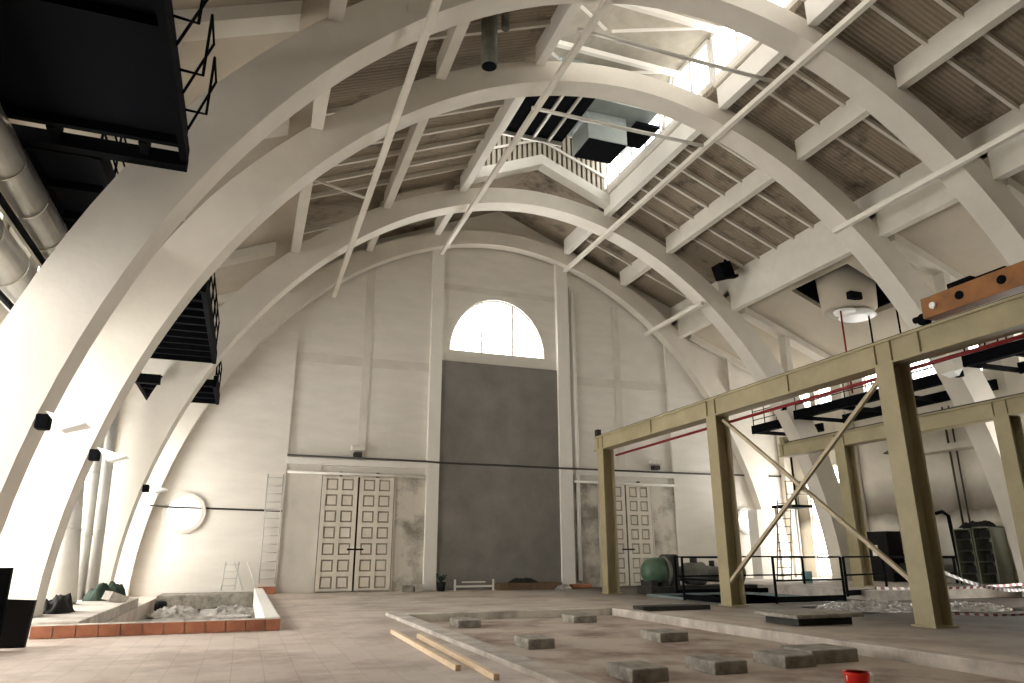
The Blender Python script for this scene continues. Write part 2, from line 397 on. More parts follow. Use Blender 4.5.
# ------------------------------------------------------------------ floor with its openings
def holed(mb, xs, ys, holes, z0, z1):
    xs = sorted(set(xs + [h[0] for h in holes] + [h[1] for h in holes])); ys = sorted(set(ys + [h[2] for h in holes] + [h[3] for h in holes]))
    for i in range(len(xs)-1):
        for j in range(len(ys)-1):
            cx, cy = (xs[i]+xs[i+1])/2, (ys[j]+ys[j+1])/2
            if any(h[0] < cx < h[1] and h[2] < cy < h[3] for h in holes): continue
            mb.box(xs[i], xs[i+1], ys[j], ys[j+1], z0, z1)
PIT = (-2.3, .45, 13.45, 25.4); SUNK = (3.2, 8.2, 2.0, 15.55); MP = (11.6, 15.0, 15.7, 19.6)
fm = MB(); holed(fm, [XL-.4, XR+.4], [YN, YE+.4], [PIT, SUNK, MP], -.5, 0)
struct('floor', fm, 'floor_tiles', 'main floor of faded tiles and bare concrete')
struct('floor', MB().box(SUNK[0], SUNK[1], SUNK[2], SUNK[3], -.5, -.13), 'sunk_concrete', 'shallow sunken concrete bed')
struct('floor', MB().box(PIT[0], PIT[1], PIT[2], PIT[3], -.7, -.32), 'rubble_mix', 'rubble-strewn bottom of the left pit')
struct('floor', MB().box(MP[0], MP[1], MP[2], MP[3], -1.2, -1.0), 'machine_dark', 'bottom of the railed machine pit')
pw = MB()
pw.box(MP[0]-.1, MP[1]+.1, MP[3], MP[3]+.1, -1.2, .06); pw.box(MP[0]-.1, MP[0], MP[2], MP[3], -1.2, .06)
pw.box(MP[1], MP[1]+.1, MP[2], MP[3], -1.2, .06)
struct('trim_2', pw, 'cyan_wall', 'kerb of the machine pit')
struct('floor', MB().box(16.0, XR+.3, 15.3, YE, 0, .25), 'kerb_concrete', 'raised concrete platform along the right wall')

# kerbs
single('concrete_kerb', MB().box(2.9, 3.22, 2.0, 15.6, -.3, .06), 'kerb_concrete', 'long pale concrete kerb along the left side of the sunken bed', 'kerb', (3.05, 8, 0), bevel=.015)
single('concrete_kerb', MB().box(8.06, 8.32, 2.0, 15.4, -.2, .03), 'kerb_concrete', 'pale concrete edge along the right side of the sunken bed', 'kerb', (9, 8, -.13), bevel=.015)
single('concrete_kerb', MB().box(3.2, 8.32, 15.42, 15.75, -.2, .02), 'dirty_plaster', 'dark mottled edge across the far end of the sunken bed', 'kerb', (6, 15.6, -.13))  # mottled with darker patches, unlike the side kerbs
def rough_block(x, y, w, d, z, h, label, group=None, m='block_concrete'):
    mb = MB(); nx, ny = 6, 6
    vs = []; fs = []
    import itertools
    b = MB().box(x, x+w, y, y+d, z, z+h)
    o = single('concrete_block', b, m, label, 'block', (x+w/2, y+d/2, z), group, bevel=.02)
    return o
zb = -.13
for x, y, w, lab in ((3.95, 13.7, .48, 'concrete block in the sunken bed, far row, nearer the left kerb'),
                     (6.4, 13.8, .55, 'concrete block in the sunken bed, far row, nearer the right edge'),
                     (4.05, 10.3, .45, 'concrete block in the sunken bed, middle row, left one with a dark face'),
                     (6.3, 10.35, .55, 'concrete block in the sunken bed, middle row, right one'),
                     (4.06, 7.25, .48, 'largest-looking concrete block at the bottom of the photo, nearest the two timber battens'),
                     (5.22, 7.4, .48, 'concrete block in the near row, between its two neighbours'),
                     (6.3, 7.5, .5, 'concrete block in the near row, touching a longer slab'),):
    rough_block(x, y+.1, w-.02, .62, zb-.01, .15, lab)
rough_block(6.85, 7.75, .75, .6, zb-.01, .17, 'long low concrete slab at the right end of the near row of blocks')

# slab cover on the floor
t = thing('slab_stack', 'low dark base carrying a wide flat slab, in front of the railed pit', 'slab', (10.1, 11.5, 0))
build('base', MB().box(9.2, 10.4, 10.65, 11.5, 0, .12), 'machine_dark', t)
build('top_slab', MB().box(9.05, 10.55, 10.5, 11.65, .12, .19), 'block_concrete', t, bevel=.02)
single('trench_cover', MB().box(8.36, 10.1, 14.5, 14.95, 0, .1), 'machine_dark', 'long dark beam lying on the floor left of the railed pit', 'beam', (10.1, 15.3, 0))
# battens
single('timber_batten', MB().bar((2.62, 11.3, .03), (2.5, 7.3, .03), .06), 'wood_light', 'longer pale timber batten on the floor close to the long kerb', 'batten', (2.4, 9.7, 0))
single('timber_batten', MB().bar((2.37, 12.1, .03), (2.3, 8.0, .03), .06), 'wood_light', 'shorter pale timber batten left of the longer one', 'batten', (2.5, 9.7, 0))
BX, BY = 5.53, 5.7
t = thing('red_bucket', 'bright red plastic bucket cut off by the bottom edge of the photo', 'bucket', (BX, BY, zb))
bk = MB().rings([(BX, BY, zb), (BX, BY, zb+.25), (BX, BY, zb+.27), (BX, BY, zb+.27), (BX, BY, zb+.03)], [.085, .115, .122, .105, .075], 24)
bk_ = build('body', bk, 'red_plastic', t)
build('label', MB().bar((BX+.115, BY-.05, zb+.14), (BX+.115, BY-.05, zb+.24), .07, .02, up=(0,1,0)), 'white_plastic', bk_)['label'] = 'white label'
build('handle', MB().tube([(BX+.118*math.cos(a), BY+.02*math.sin(a), zb+.24-.1*math.sin(a)) for a in [PI*i/10 for i in range(11)]], .006, 6), 'white_plastic', t)

# ------------------------------------------------------------------ left pit
x = -2.9
t = thing('tiled_kerb', 'low kerb faced with orange tiles along the front of the left pit', 'kerb', (-1.2, 13.3, 0))
build('kerb_top', MB().box(-2.9, .7, 13.22, 13.47, 0, .185), 'kerb_concrete', t)
k = 0
while x < .66:
    w = min(.3, .7-x); tt = build('tile', MB().box(x+.006, x+w-.006, 13.19, 13.225, .01, .18), 'orange_tile', t); x += .305; k += 1
single('white_kerb', MB().box(.43, .7, 13.47, 25.1, -.3, .2), 'white_paint', 'white painted kerb running from the orange tiles to the end wall', 'kerb', (.6, 19, 0), bevel=.02)
single('orange_plinth', MB().box(.55, 1.1, 25.35, 25.72, 0, .22), 'orange_tile', 'short orange tiled plinth at the foot of the wall ladder', 'plinth', (.8, 25.5, 0))
single('concrete_slab', MB().box(XL, -2.3, 13.45, 20.4, 0, .22), 'kerb_concrete', 'raised concrete slab under the big upright ducts on the left', 'slab', (-3.5, 17, 0), bevel=.02)
single('concrete_ledge', MB().box(-2.28, .42, 24.3, 25.7, -.32, .08), 'block_concrete', 'crumbling grey concrete ledge at the back of the left pit', 'ledge', (-1, 25.2, -.3), bevel=.03)
for i, (a, b, w, lab) in enumerate((((-1.9, 16.2), (-.3, 18.4), .14, 'dark plank lying across the rubble of the left pit'),
                                    ((-2.0, 17.2), (-1.5, 14.6), .16, 'grey plank leaning along the slab edge in the left pit'),
                                    ((-1.2, 20.2), (.3, 19.6), .12, 'far thin plank in the left pit near the white kerb'),
                                    ((-1.0, 15.0), (.2, 15.6), .12, 'near thin plank in the left pit by the orange tiles'))):
    single('plank', MB().bar((a[0], a[1], -.27), (b[0], b[1], -.2), w, .05), 'dark_junk' if i == 0 else 'rubble_mix', lab, 'plank', ((a[0]+b[0])/2, (a[1]+b[1])/2, -.3))
def heap(name, cx, cy, rx, ry, h, z, m, label, cat, seed=0, n=26, kind=None, sc=1.5):
    mb = MB(); vs = []; fs = []
    for i in range(n+1):
        for j in range(n+1):
            u, v = i/n*2-1, j/n*2-1
            rr = math.sqrt(u*u+v*v); fall = max(0, 1-rr**2)**.6
            nz = noise.fractal(Vector((u*sc+seed, v*sc, seed)), 1.0, 2.0, 4)
            vs.append((cx+u*rx*(1+.1*nz), cy+v*ry, z+h*fall*(.62+.6*nz) if rr < 1 else z))
    for i in range(n):
        for j in range(n): fs.append((i*(n+1)+j, (i+1)*(n+1)+j, (i+1)*(n+1)+j+1, i*(n+1)+j+1))
    mb.add(vs, fs, kind != 'film')
    return single(name, mb, m, label, cat, (cx, cy, z), kind=None if kind == 'film' else kind)
heap('rubble_heap', -.2, 21.5, .55, 1.6, .28, -.32, 'rubble_mix', 'loose rubble in the right part of the left pit', 'rubble', 3, kind='stuff', sc=5)
heap('rubble_heap', -1.6, 22.5, .6, 1.6, .22, -.32, 'rubble_mix', 'loose rubble at the far left of the pit', 'rubble', 5, kind='stuff', sc=5)
heap('green_tarpaulin', -2.9, 19.6, .45, .45, .5, .22, 'green_cloth', 'crumpled dark green tarpaulin behind the biggest upright duct', 'tarpaulin', 9)
heap('dark_sack', -3.05, 15.6, .25, .4, .45, .22, 'dark_junk', 'small dark sack at the foot of the second arch', 'sack', 11)
single('broken_slab', MB().box(-2.75, -2.4, 18.3, 18.9, .22, .4, rot=.4, tilt=.35), 'block_concrete', 'broken piece of concrete leaning on the green tarpaulin', 'rubble', (-2.6, 18.6, .22))
single('stone_lump', MB().box(-2.2, -1.9, 23.2, 23.5, -.32, -.02, rot=.3), 'dark_junk', 'dark lump at the far left corner of the pit', 'rubble', (-2, 23.5, -.3), bevel=.08)
# dark boards by the nearest arch
single('leaning_board', MB().box(-3.35, -2.93, 11.75, 11.85, 0, 1.05), 'black_steel', 'tall black board standing at the left edge of the photo', 'board', (-3.1, 11.8, 0))
single('leaning_board', MB().box(-3.05, -2.68, 12.1, 12.2, 0, .62, tilt=.06), 'dark_junk', 'lower dark board standing beside the tall black board', 'board', (-2.9, 12.1, 0))

# ------------------------------------------------------------------ end wall
we = MB()
def wall_cells(xs, zs, holes, y0, y1, mb):
    xs = sorted(set(xs+[h[0] for h in holes]+[h[1] for h in holes])); zs = sorted(set(zs+[h[2] for h in holes]+[h[3] for h in holes]))
    for i in range(len(xs)-1):
        for j in range(len(zs)-1):
            cx, cz = (xs[i]+xs[i+1])/2, (zs[j]+zs[j+1])/2
            if any(h[0] < cx < h[1] and h[2] < cz < h[3] for h in holes): continue
            mb.box(xs[i], xs[i+1], y0, y1, zs[j], zs[j+1])
WXC, WR, WZ = 8.86, 2.02, 8.92           # half-round window
wall_cells([XL-.3, XR+.3], [0, 15.6], [(WXC-WR, WXC+WR, WZ, WZ+2.35)], YE+.12, YE+.42, we)
# spandrels of the half-round opening
for s in (-1, 1):
    pts = [(WXC+s*WR, WZ), ] + [(WXC+s*WR*math.cos(a), WZ+2.33*math.sin(a)) for a in [PI/2*i/14 for i in range(15)]] + [(WXC, WZ+2.35), (WXC+s*WR, WZ+2.35)]
    we.prism(pts[1:], 'y', YE+.12, YE+.42)
struct('wall_back', we, 'wall_plaster', 'end wall of the hall')
# projecting outer bays
ob = MB().box(XL-.3, 1.12, YE, YE+.13, 0, 10.6); ob2 = MB().box(16.62, XR+.3, YE, YE+.13, 0, 10.6)
RW = (20.06, 2.56, .44); LW = (-1.93, 2.53, .52)
struct('wall_back', ob, 'wall_plaster', 'projecting left bay of the end wall'); struct('wall_back', ob2, 'wall_plaster', 'projecting right bay of the end wall')
struct('trim_3', MB().box(6.05, 6.5, YE-.12, YE+.14, 0, 13.5), 'white_paint', 'left pilaster beside the grey panel')
struct('trim_4', MB().box(11.4, 11.92, YE-.12, YE+.14, 0, 13.2), 'white_paint', 'right pilaster beside the grey panel')
struct('wall_back', MB().box(6.5, 11.4, YE+.03, YE+.13, 0, 8.46), 'grey_render', 'tall dark grey rendered panel under the half-round window')
# reliefs
rl = MB().box(1.12, 6.05, YE+.095, YE+.125, 7.95, 8.3); rl.box(3.5, 3.8, YE+.088, YE+.13, 4.6, 12.0)
rl.box(11.92, 16.62, YE+.095, YE+.125, 7.95, 8.3); rl.box(14.1, 14.4, YE+.088, YE+.13, 4.6, 11.6); rl.box(6.5, 11.4, YE+.095, YE+.125, 11.45, 11.7)
struct('trim_5', rl, 'relief_plaster', 'shallow bands on the end wall')
struct('trim_6', MB().box(1.12, 6.05, YE-.05, YE+.14, 4.24, 4.46), 'white_paint', 'lintel over the left double door')
struct('trim_7', MB().box(11.92, 16.62, YE-.05, YE+.14, 4.24, 4.46), 'white_paint', 'lintel over the right double door')
dp = MB().box(1.12, 2.3, YE+.06, YE+.125, 0, 4.24); dp2 = MB().box(4.95, 6.05, YE+.06, YE+.125, 0, 4.0)
struct('trim_8', dp, 'relief_plaster', 'plain wall left of the left double door'); struct('trim_9', dp2, 'dirty_plaster', 'stained wall right of the left double door')
struct('trim_10', MB().box(11.92, 13.1, YE+.06, YE+.125, 0, 4.0), 'dirty_plaster'); struct('trim_11', MB().box(15.5, 16.62, YE+.06, YE+.125, 0, 4.0), 'dirty_plaster')
# half-round window
wn += 1
fr = MB()
arc = [PI*i/32 for i in range(33)]
for i in range(32):
    a, b = arc[i], arc[i+1]
    fr.add([(WXC+r*math.cos(t_), y, WZ+r*1.153*math.sin(t_)) for y in (YE+.2, YE+.28) for r in (WR, WR-.06) for t_ in (a, b)], [(0,1,3,2),(4,6,7,5),(0,4,5,1),(2,3,7,6),(0,2,6,4),(1,5,7,3)])
fr.box(WXC-WR, WXC+WR, YE+.2, YE+.28, WZ, WZ+.06)
for dx in (-.66, .66): fr.box(WXC+dx-.04, WXC+dx+.04, YE+.19, YE+.27, WZ, WZ+2.33*math.sqrt(1-(.66/WR)**2))
f = struct('window_%d' % wn, fr, 'white_paint', 'half-round window in the end wall')
for a, b in ((-WR+.05, -.7), (-.62, .62), (.7, WR-.05)):
    xs = [a+(b-a)*i/12 for i in range(13)]
    poly = [(WXC+a, WZ+.06), (WXC+b, WZ+.06)] + [(WXC+x_, WZ+2.3*math.sqrt(max(0, 1-(x_/WR)**2))+.0) for x_ in xs[::-1]]
    build('pane', MB().prism(poly, 'y', YE+.24, YE+.25), 'daylight_glass', f)
# round windows
for (cx, cz, r), lab, gm in ((LW, 'round window in the left bay', 'daylight_glass_dim'), (RW, 'round window in the right bay', 'daylight_glass_dim')):
    wn += 1; fr = MB(); n = 40
    for i in range(n):
        a, b = 2*PI*i/n, 2*PI*(i+1)/n
        fr.add([(cx+q*math.cos(t_), y, cz+q*math.sin(t_)) for y in (YE-.10, YE+.02) for q in (r+.13, r) for t_ in (a, b)], [(0,1,3,2),(4,6,7,5),(0,4,5,1),(2,3,7,6),(0,2,6,4),(1,5,7,3)])
    f = struct('window_%d' % wn, fr, 'relief_plaster' if cx < 5 else 'ladder_paint', lab)
    build('pane', MB().prism([(cx+r*math.cos(2*PI*i/n), cz+r*math.sin(2*PI*i/n)) for i in range(n)], 'y', YE-.02, YE-.005), gm, f)
# doors
def double_door(n, x0, x1, z1, lab, yb=YE+.02):
    fr = MB().box(x0-.08, x0, yb, YE+.13, 0, z1+.08); fr.box(x1, x1+.08, yb, YE+.13, 0, z1+.08)
    f = struct('door_%d' % n, fr, 'dark_line' if 0 else 'relief_plaster', lab)
    xm = (x0+x1)/2
    for a, b in ((x0, xm-.035), (xm+.035, x1)):
        leaf = MB()
        w = b-a; st = .14; nr = 7
        cols = [(a+st, (a+b)/2-st/2), ((a+b)/2+st/2, b-st)]
        for xx in (a, (a+b)/2-st/2, b-st): leaf.box(xx, xx+st, yb-.03, yb+.02, .04, z1)
        hh = (z1-.04)/nr
        for r_ in range(nr+1):
            zz = .04+hh*r_
            leaf.box(a+.003, b-.003, yb-.024, yb+.018, max(.045, zz-.075), min(z1-.004, zz+.075))
        for r_ in range(nr):
            for (ca, cb) in cols: leaf.box(ca+.05, cb-.05, yb-.006, yb+.03, .04+hh*r_+.125, .04+hh*(r_+1)-.125)
        l = build('door_leaf', leaf, 'door_paint', f)
        build('backing', MB().box(a+.004, b-.004, yb+.022, yb+.066, .045, z1-.004), 'door_groove_shade', l)
        build('hanger', MB().box((a+b)/2-.05, (a+b)/2+.05, yb-.1, yb+.0, z1, z1+.16), 'dark_line', l)
    for xx in (x0-.02, x1-.015): build('gap_strip', MB().box(xx, xx+.035, yb-.01, yb+.05, .04, z1), 'dark_line', f)
    build('gap_strip', MB().box(xm-.035, xm+.035, yb+.03, yb+.06, .04, z1), 'dark_line', f)
    build('latch', MB().box(xm-.28, xm+.28, yb-.06, yb-.03, 1.36, 1.42), 'rail_steel', f)
    return f
double_door(1, 2.36, 4.88, 3.86, 'left pale panelled double door')
double_door(2, 13.15, 15.45, 3.9, 'right pale panelled double door')
for x0, x1, lab in ((1.15, 6.0, 'sliding rail above the left double door'), (12.0, 16.55, 'sliding rail above the right double door')):
    single('door_rail', MB().tube([(x0, YE-.08, 3.96), (x1, YE-.08, 3.93)], .05, 8), 'white_paint', lab, 'rail', ((x0+x1)/2, YE, 3.95))
for x, lab in ((3.5, 'pale box lamp above the left double door'), (15.75, 'pale box lamp above the right double door')):
    t = thing('door_lamp', lab, 'lamp', (x, YE, 4.6))
    build('lamp_box', MB().box(x-.24, x+.24, YE-.26, YE+.1, 4.78, 4.96), 'relief_plaster', t, bevel=.02); build('bracket', MB().box(x-.14, x+.14, YE-.18, YE+.1, 4.56, 4.72), 'rail_steel', t)
# cable across the wall
def cable(pts, r, lab, loc): single('wall_cable', MB().tube(pts, r, 6), 'dark_line', lab, 'cable', loc)
cable([(1.1, YE-.1, 4.53), (6.0, YE-.13, 4.5), (6.6, YE-.16, 4.47), (11.4, YE-.16, 4.45), (11.95, YE-.16, 4.45), (16.6, YE-.05, 4.46), (22.3, YE-.05, 4.5)], .035, 'dark cable running straight across the end wall above the doors', (9, YE, 4.5))
cable([(-2.9, Y4-.03, 2.72), (-2.3, YE-.03, 2.7), (1.1, YE-.03, 2.64)], .03, 'short dark cable across the left bay beside the round window', (-.6, YE, 2.7))
# pipes on the wall right of the panel
single('drain_pipe', MB().tube([(12.18, YE-.02, 0.25), (12.18, YE-.02, 12.0)], .085, 12), 'white_paint', 'white drain pipe on the end wall right of the grey panel', 'pipe', (12.18, YE, 0))
single('thin_pipe', MB().tube([(12.0, YE-.02, 0.2), (12.0, YE-.02, 12.2)], .018, 8), 'ladder_paint', 'thin dark pipe beside the white drain pipe', 'pipe', (12.0, YE, 0))
# wall ladder
def ladder(lab, a, b, w, n, m='steel_light', r=.02, nm='wall_ladder', side=(1,0,0)):
    a = Vector(a); b = Vector(b); sv = Vector(side)*w/2
    t = thing(nm, lab, 'ladder', tuple(a))
    for s in (-1, 1): build('side_rail', MB().tube([a+s*sv, b+s*sv], r, 8), m, t)
    for k in range(n):
        p = a+(b-a)*(k+.6)/n; build('rung', MB().tube([p-sv, p+sv], r*.7, 6), m, t)
    return t
ladder('tall pale ladder fixed to the end wall left of the left double door', (.82, YE-.14, .3), (.78, YE-.14, 3.85), .5, 13, 'ladder_paint')
t = ladder('small pale stepladder standing against the wall left of the tall ladder', (-.35, 25.2, .16), (-.3, 25.5, 1.0), .4, 4, 'ladder_paint', .02, 'stepladder')
for s in (-.15, .25): build('back_leg', MB().tube([(-.1+s, 25.45, 1.0), (.25+s, 24.9, .16)], .018, 6), 'ladder_paint', t)
# things along the foot of the end wall
single('stone_block', MB().box(5.15, 5.55, 24.9, 25.3, 0, .2), 'block_concrete', 'light stone block on the floor right of the left double door', 'block', (5.3, 25, 0), bevel=.03)
single('stone_block', MB().box(5.6, 5.9, 24.95, 25.3, 0, .26), 'dirty_plaster', 'smaller stained stone block beside the light one', 'block', (5.7, 25, 0), bevel=.03)
t = thing('potted_plant', 'small dark plant pot at the left foot of the grey panel', 'plant', (6.55, 25.1, 0))
build('pot', MB().rings([(6.55, 25.1, 0), (6.55, 25.1, .3)], [.13, .17], 14), 'dark_junk', t)
lf = MB()
for k in range(16):
    a = k*2.4; lf.bar((6.55, 25.1, .3), (6.55+.2*math.cos(a), 25.1+.2*math.sin(a), .45+.03*(k % 5)), .05, .01)
build('foliage', lf, 'green_cloth', t)
t = thing('low_trestle', 'low white trestle on the floor in front of the grey panel', 'trestle', (7.5, 24.9, 0))
for x in (7.0, 8.4): build('leg', MB().box(x-.03, x+.03, 24.9, 24.96, 0, .38), 'white_paint', t)
build('bar', MB().box(7.0, 8.4, 24.9, 24.95, .12, .18), 'white_paint', t); build('bar', MB().box(7.25, 8.1, 24.9, 24.95, .27, .31), 'white_paint', t)
single('board_pile', MB().box(8.55, 11.0, 24.75, 25.5, 0, .24), 'wood_brown', 'pile of brown boards along the foot of the grey panel', 'boards', (9.8, 25.1, 0), bevel=.02)
heap('plastic_sack', 9.6, 25.1, .6, .3, .2, .24, 'dark_junk', 'dark sack lying on the brown boards', 'sack', 21)
heap('plastic_sack', 10.9, 24.5, .35, .25, .2, 0, 'plastic_film', 'small white plastic bag at the right end of the brown boards', 'bag', 22)
single('stone_block', MB().box(11.6, 12.4, 25.2, 25.5, 0, .14), 'orange_tile', 'flat reddish stone at the foot of the right pilaster', 'block', (12, 25.3, 0), bevel=.03)

# ------------------------------------------------------------------ side walls with windows
bw = {}
def side_wall(s, name):
    global wn
    x0 = XL-.3 if s < 0 else XR; x1 = XL if s < 0 else XR+.3
    tall = [(22.4, 24.7, .3, 4.7), (Y1+1.0, Y2-.5, .3, 4.7)]
    if s < 0: tall += [(15.6, 17.8, .3, 4.7), (18.6, 20.8, .3, 4.7), (7.8, 10.4, .3, 5.6)]  # unseen left windows, added where the light on the arches calls for them
    up = []
    for (a, b) in ((16.0, 17.2), (17.6, 18.8), (19.75, 20.95), (22.6, 23.6), (23.9, 24.9), (11.9, 12.9), (13.2, 14.2), (7.8, 9.0), (9.4, 10.4)):
        up.append((a, b, 7.05, 8.28))
    mb = MB(); holes = tall+up
    ys = sorted(set([YN, YE+.2]+[h[0] for h in holes]+[h[1] for h in holes])); zs = sorted(set([0, 8.85]+[h[2] for h in holes]+[h[3] for h in holes]))
    for i in range(len(ys)-1):
        for j in range(len(zs)-1):
            cy, cz = (ys[i]+ys[i+1])/2, (zs[j]+zs[j+1])/2
            if any(h[0] < cy < h[1] and h[2] < cz < h[3] for h in holes): continue
            mb.box(x0, x1, ys[i], ys[i+1], zs[j], zs[j+1])
    struct(name, mb, 'side_plaster' if s < 0 else 'stained_plaster')
    xm = (x0+x1)/2
    for h in holes:
        wn += 1; fr = MB()
        a, b, c, d = h; big = d-c > 2
        fr.box(xm-.04, xm+.04, a, b, c, c+.05); fr.box(xm-.04, xm+.04, a, b, d-.05, d)
        fr.box(xm-.04, xm+.04, a, a+.05, c, d); fr.box(xm-.04, xm+.04, b-.05, b, c, d)
        nz = 6 if big else 2; ny = 3 if big else 2
        for k in range(1, nz): fr.box(xm-.025, xm+.025, a, b, c+(d-c)*k/nz-.015, c+(d-c)*k/nz+.015)
        for k in range(1, ny): fr.box(xm-.025, xm+.025, a+(b-a)*k/ny-.015, a+(b-a)*k/ny+.015, c, d)
        f = struct('window_%d' % wn, fr, 'white_paint', ('tall' if big else 'upper')+' side window')
        build('pane', MB().box(xm-.006, xm+.006, a+.04, b-.04, c+.04, d-.04), ('daylight_glass' if a > 10.5 else 'daylight_glass_soft') if big else 'daylight_glass_soft', f)
side_wall(-1, 'wall_left'); side_wall(1, 'wall_right')

# ------------------------------------------------------------------ catwalks
def catwalk(lab, y0, y1, xi, xo, z, s, nb, posts=True, deckw=None):
    """xi: inner edge (towards the hall), xo: outer edge"""
    t = thing('catwalk', lab, 'catwalk', ((xi+xo)/2, (y0+y1)/2, z))
    a, b = min(xi, xo), max(xi, xo)
    build('deck', MB().box(a, a+deckw if deckw else b, y0, y1, z, z+.06), 'black_deck', t)
    for x in (xi, xo):
        build('edge_beam', MB().box(x-.05, x+.05, y0, y1, z-.16, z+.18), 'black_steel', t)
    for k in range(nb):
        yy = y0+.05+(y1-y0-.1)*k/max(1, nb-1)
        build('cross_beam', MB().box(a, b, yy-.05, yy+.05, z-.14, z), 'black_steel', t)
    if posts:
        n = max(2, round((y1-y0)/1.3))
        for k in range(n+1):
            yy = y0+.1+(y1-y0-.2)*k/n
            build('post', MB().tube([(xi, yy, z), (xi, yy, z+1.1)], .022, 6), 'black_steel', t)
        for dz in (.4, .75, 1.1):
            build('handrail', MB().tube([(xi, y0+.1, z+dz), (xi, y1-.1, z+dz)], .018, 6), 'black_steel', t)
    return t
Lz = 6.95
catwalk('wide black catwalk overhead at the top left of the photo', 2.5, 10.15, -1.42, -4.6, Lz+.1, -1, 4, posts=False)
t = thing('catwalk_bracket', 'black frame carrying the far end of the wide left catwalk', 'bracket', (-3, 10.6, Lz))
build('cross_beam', MB().box(-4.7, -1.38, 10.52, 10.72, Lz-.12, Lz+.1), 'black_steel', t)
for x in (-1.42, -1.95, -3.1): build('side_bar', MB().box(x-.05, x+.05, 10.18, 10.6, Lz-.05, Lz+.2), 'black_steel', t)
t = thing('catwalk_railing', 'bent black railing hoops on the edge of the wide left catwalk', 'railing', (-1.3, 8.5, Lz+.3))
for y in (6.6, 7.6, 8.6, 9.5):
    build('hoop', MB().tube([(-1.36, y, Lz+.2), (-1.1, y+.1, Lz+.25), (-1.1, y+.15, Lz+1.25), (-1.1, y+.75, Lz+1.25), (-1.36, y+.5, Lz+.2)], .02, 6), 'black_steel', t)
catwalk('narrow black catwalk behind the wide one, between the nearest and second arches', 10.7, 14.3, -2.6, -3.55, Lz, -1, 4)
catwalk('black left catwalk between the second and third arches, with open cross bars', 15.2, 21.4, -1.32, -3.9, Lz-.3, -1, 11)
catwalk('short black left catwalk between the third arch and the end wall', 22.4, 25.2, -1.3, -3.4, Lz-.75, -1, 4)
t = thing('wall_bracket', 'black bracket beam below the left catwalk between the second and third arches', 'bracket', (-3.4, 21, 6.0))
build('arm', MB().box(-4.6, -2.6, 20.9, 21.1, 5.7, 5.95), 'black_steel', t); build('strut', MB().bar((-4.6, 21, 4.6), (-4.0, 21, 5.8), .08), 'black_steel', t)
Rz = 6.22
catwalk('black right catwalk between the second and third arches', 15.15, 21.5, 19.5, 21.9, Rz+.1, 1, 4, deckw=.8)
catwalk('short black right catwalk between the third arch and the end wall', 22.3, 23.9, 19.4, 21.6, Rz-.1, 1, 2, deckw=.8)
catwalk('black right catwalk crossing the right edge of the photo, in front of the second arch', 11.56, 14.3, 19.45, 21.8, Rz+.4, 1, 3, deckw=.8)
# equipment hanging on the near right catwalk
t = thing('cable_bundle', 'black tangle of cables hanging on the right catwalk railing', 'cables', (19.3, 13.2, Rz+1))
for k in range(7):
    y = 12.9+.13*k; build('loop', MB().tube([(19.35, y+.1*math.sin(a), Rz+1.5-.35*k % .5-.55*math.sin(a)) for a in [PI*i/8 for i in range(9)]], .025, 6), 'black_deck', t)

# ------------------------------------------------------------------ ducts on the left
def duct(lab, pts, r, m, rings=None, grp=None):
    t = thing('air_duct', lab, 'duct', pts[0])
    build('duct_body', MB().tube(pts, r, 28), m, t)
    a, b = Vector(pts[0]), Vector(pts[-1]); n = int((b-a).length/1.2)
    for k in range(1, n):
        p = a+(b-a)*k/n; d = (b-a).normalized()
        build('seam', MB().tube([p-d*.02, p+d*.02], r+.012, 28), m, t)
    return t
duct('upper big silver duct running under the left windows', [(-3.82, 2, 6.6), (-3.82, 14.5, 6.6)], .36, 'duct_metal')
duct('lower big silver duct below the other one at the left edge', [(-3.85, 2, 5.4), (-3.85, 15.5, 5.4)], .36, 'duct_metal')
for z, y0, y1, lab in ((6.15, 3, 15.2, 'thin dark pipe between the two big silver ducts'), (4.95, 3, 15, 'thin dark pipe below the lower silver duct')):
    single('thin_pipe', MB().tube([(-3.8, y0, z), (-3.8, y1, z)], .05, 8), 'black_steel', lab, 'pipe', (-3.8, 9, z))
duct('widest upright duct standing on the left slab', [(-3.55, 18.0, .22), (-3.9, 18.4, 3.2)], .35, 'duct_paint')
for x, y, r, z1, lab in ((-3.55, 19.9, .16, 4.6, 'slim upright pipe right behind the widest duct'), (-3.45, 20.6, .2, 4.9, 'upright pale pipe nearest the third arch'), (-4.1, 20.7, .12, 5.6, 'thinnest tall upright pipe near the left wall')):
    duct(lab, [(x, y, .22), (x-.15, y, z1)], r, 'duct_paint')

# ------------------------------------------------------------------ wall uplighters on the arches
def uplighter(x, y, z, s, lab, lit_=False):
    t = thing('wedge_lamp', lab, 'lamp', (x, y, z))
    build('mount', MB().box(min(x, x+s*.16), max(x, x+s*.16), y-.22, y-.02, z-.08, z+.12), 'black_steel', t, bevel=.02)
    a, b = x+s*.13, x+s*.62
    build('shade', MB().add([(a, y-.32, z+.14), (a, y+.02, z+.14), (b, y+.05, z-.0), (b, y-.36, z-.0), (a+s*.2, y-.3, z-.1), (a+s*.2, y-.0, z-.1)],
        [(0,1,2,3),(0,4,5,1),(3,2,5,4),(0,3,4),(1,5,2)]), 'white_plastic', t)
uplighter(-2.74, Y1+.1, 2.88, 1, 'white wedge lamp on the nearest left arch')
uplighter(-2.74, Y2+.1, 2.9, 1, 'white wedge lamp on the second left arch')
uplighter(-2.72, Y3+.1, 2.92, 1, 'small white wedge lamp on the third left arch, above the round window')
uplighter(19.38, Y2+.1, 6.25, -1, 'white wedge lamp on the second right arch, below the catwalk rail')
uplighter(19.15, Y3+.1, 6.6, -1, 'white wedge lamp on the third right arch, by the short catwalk')

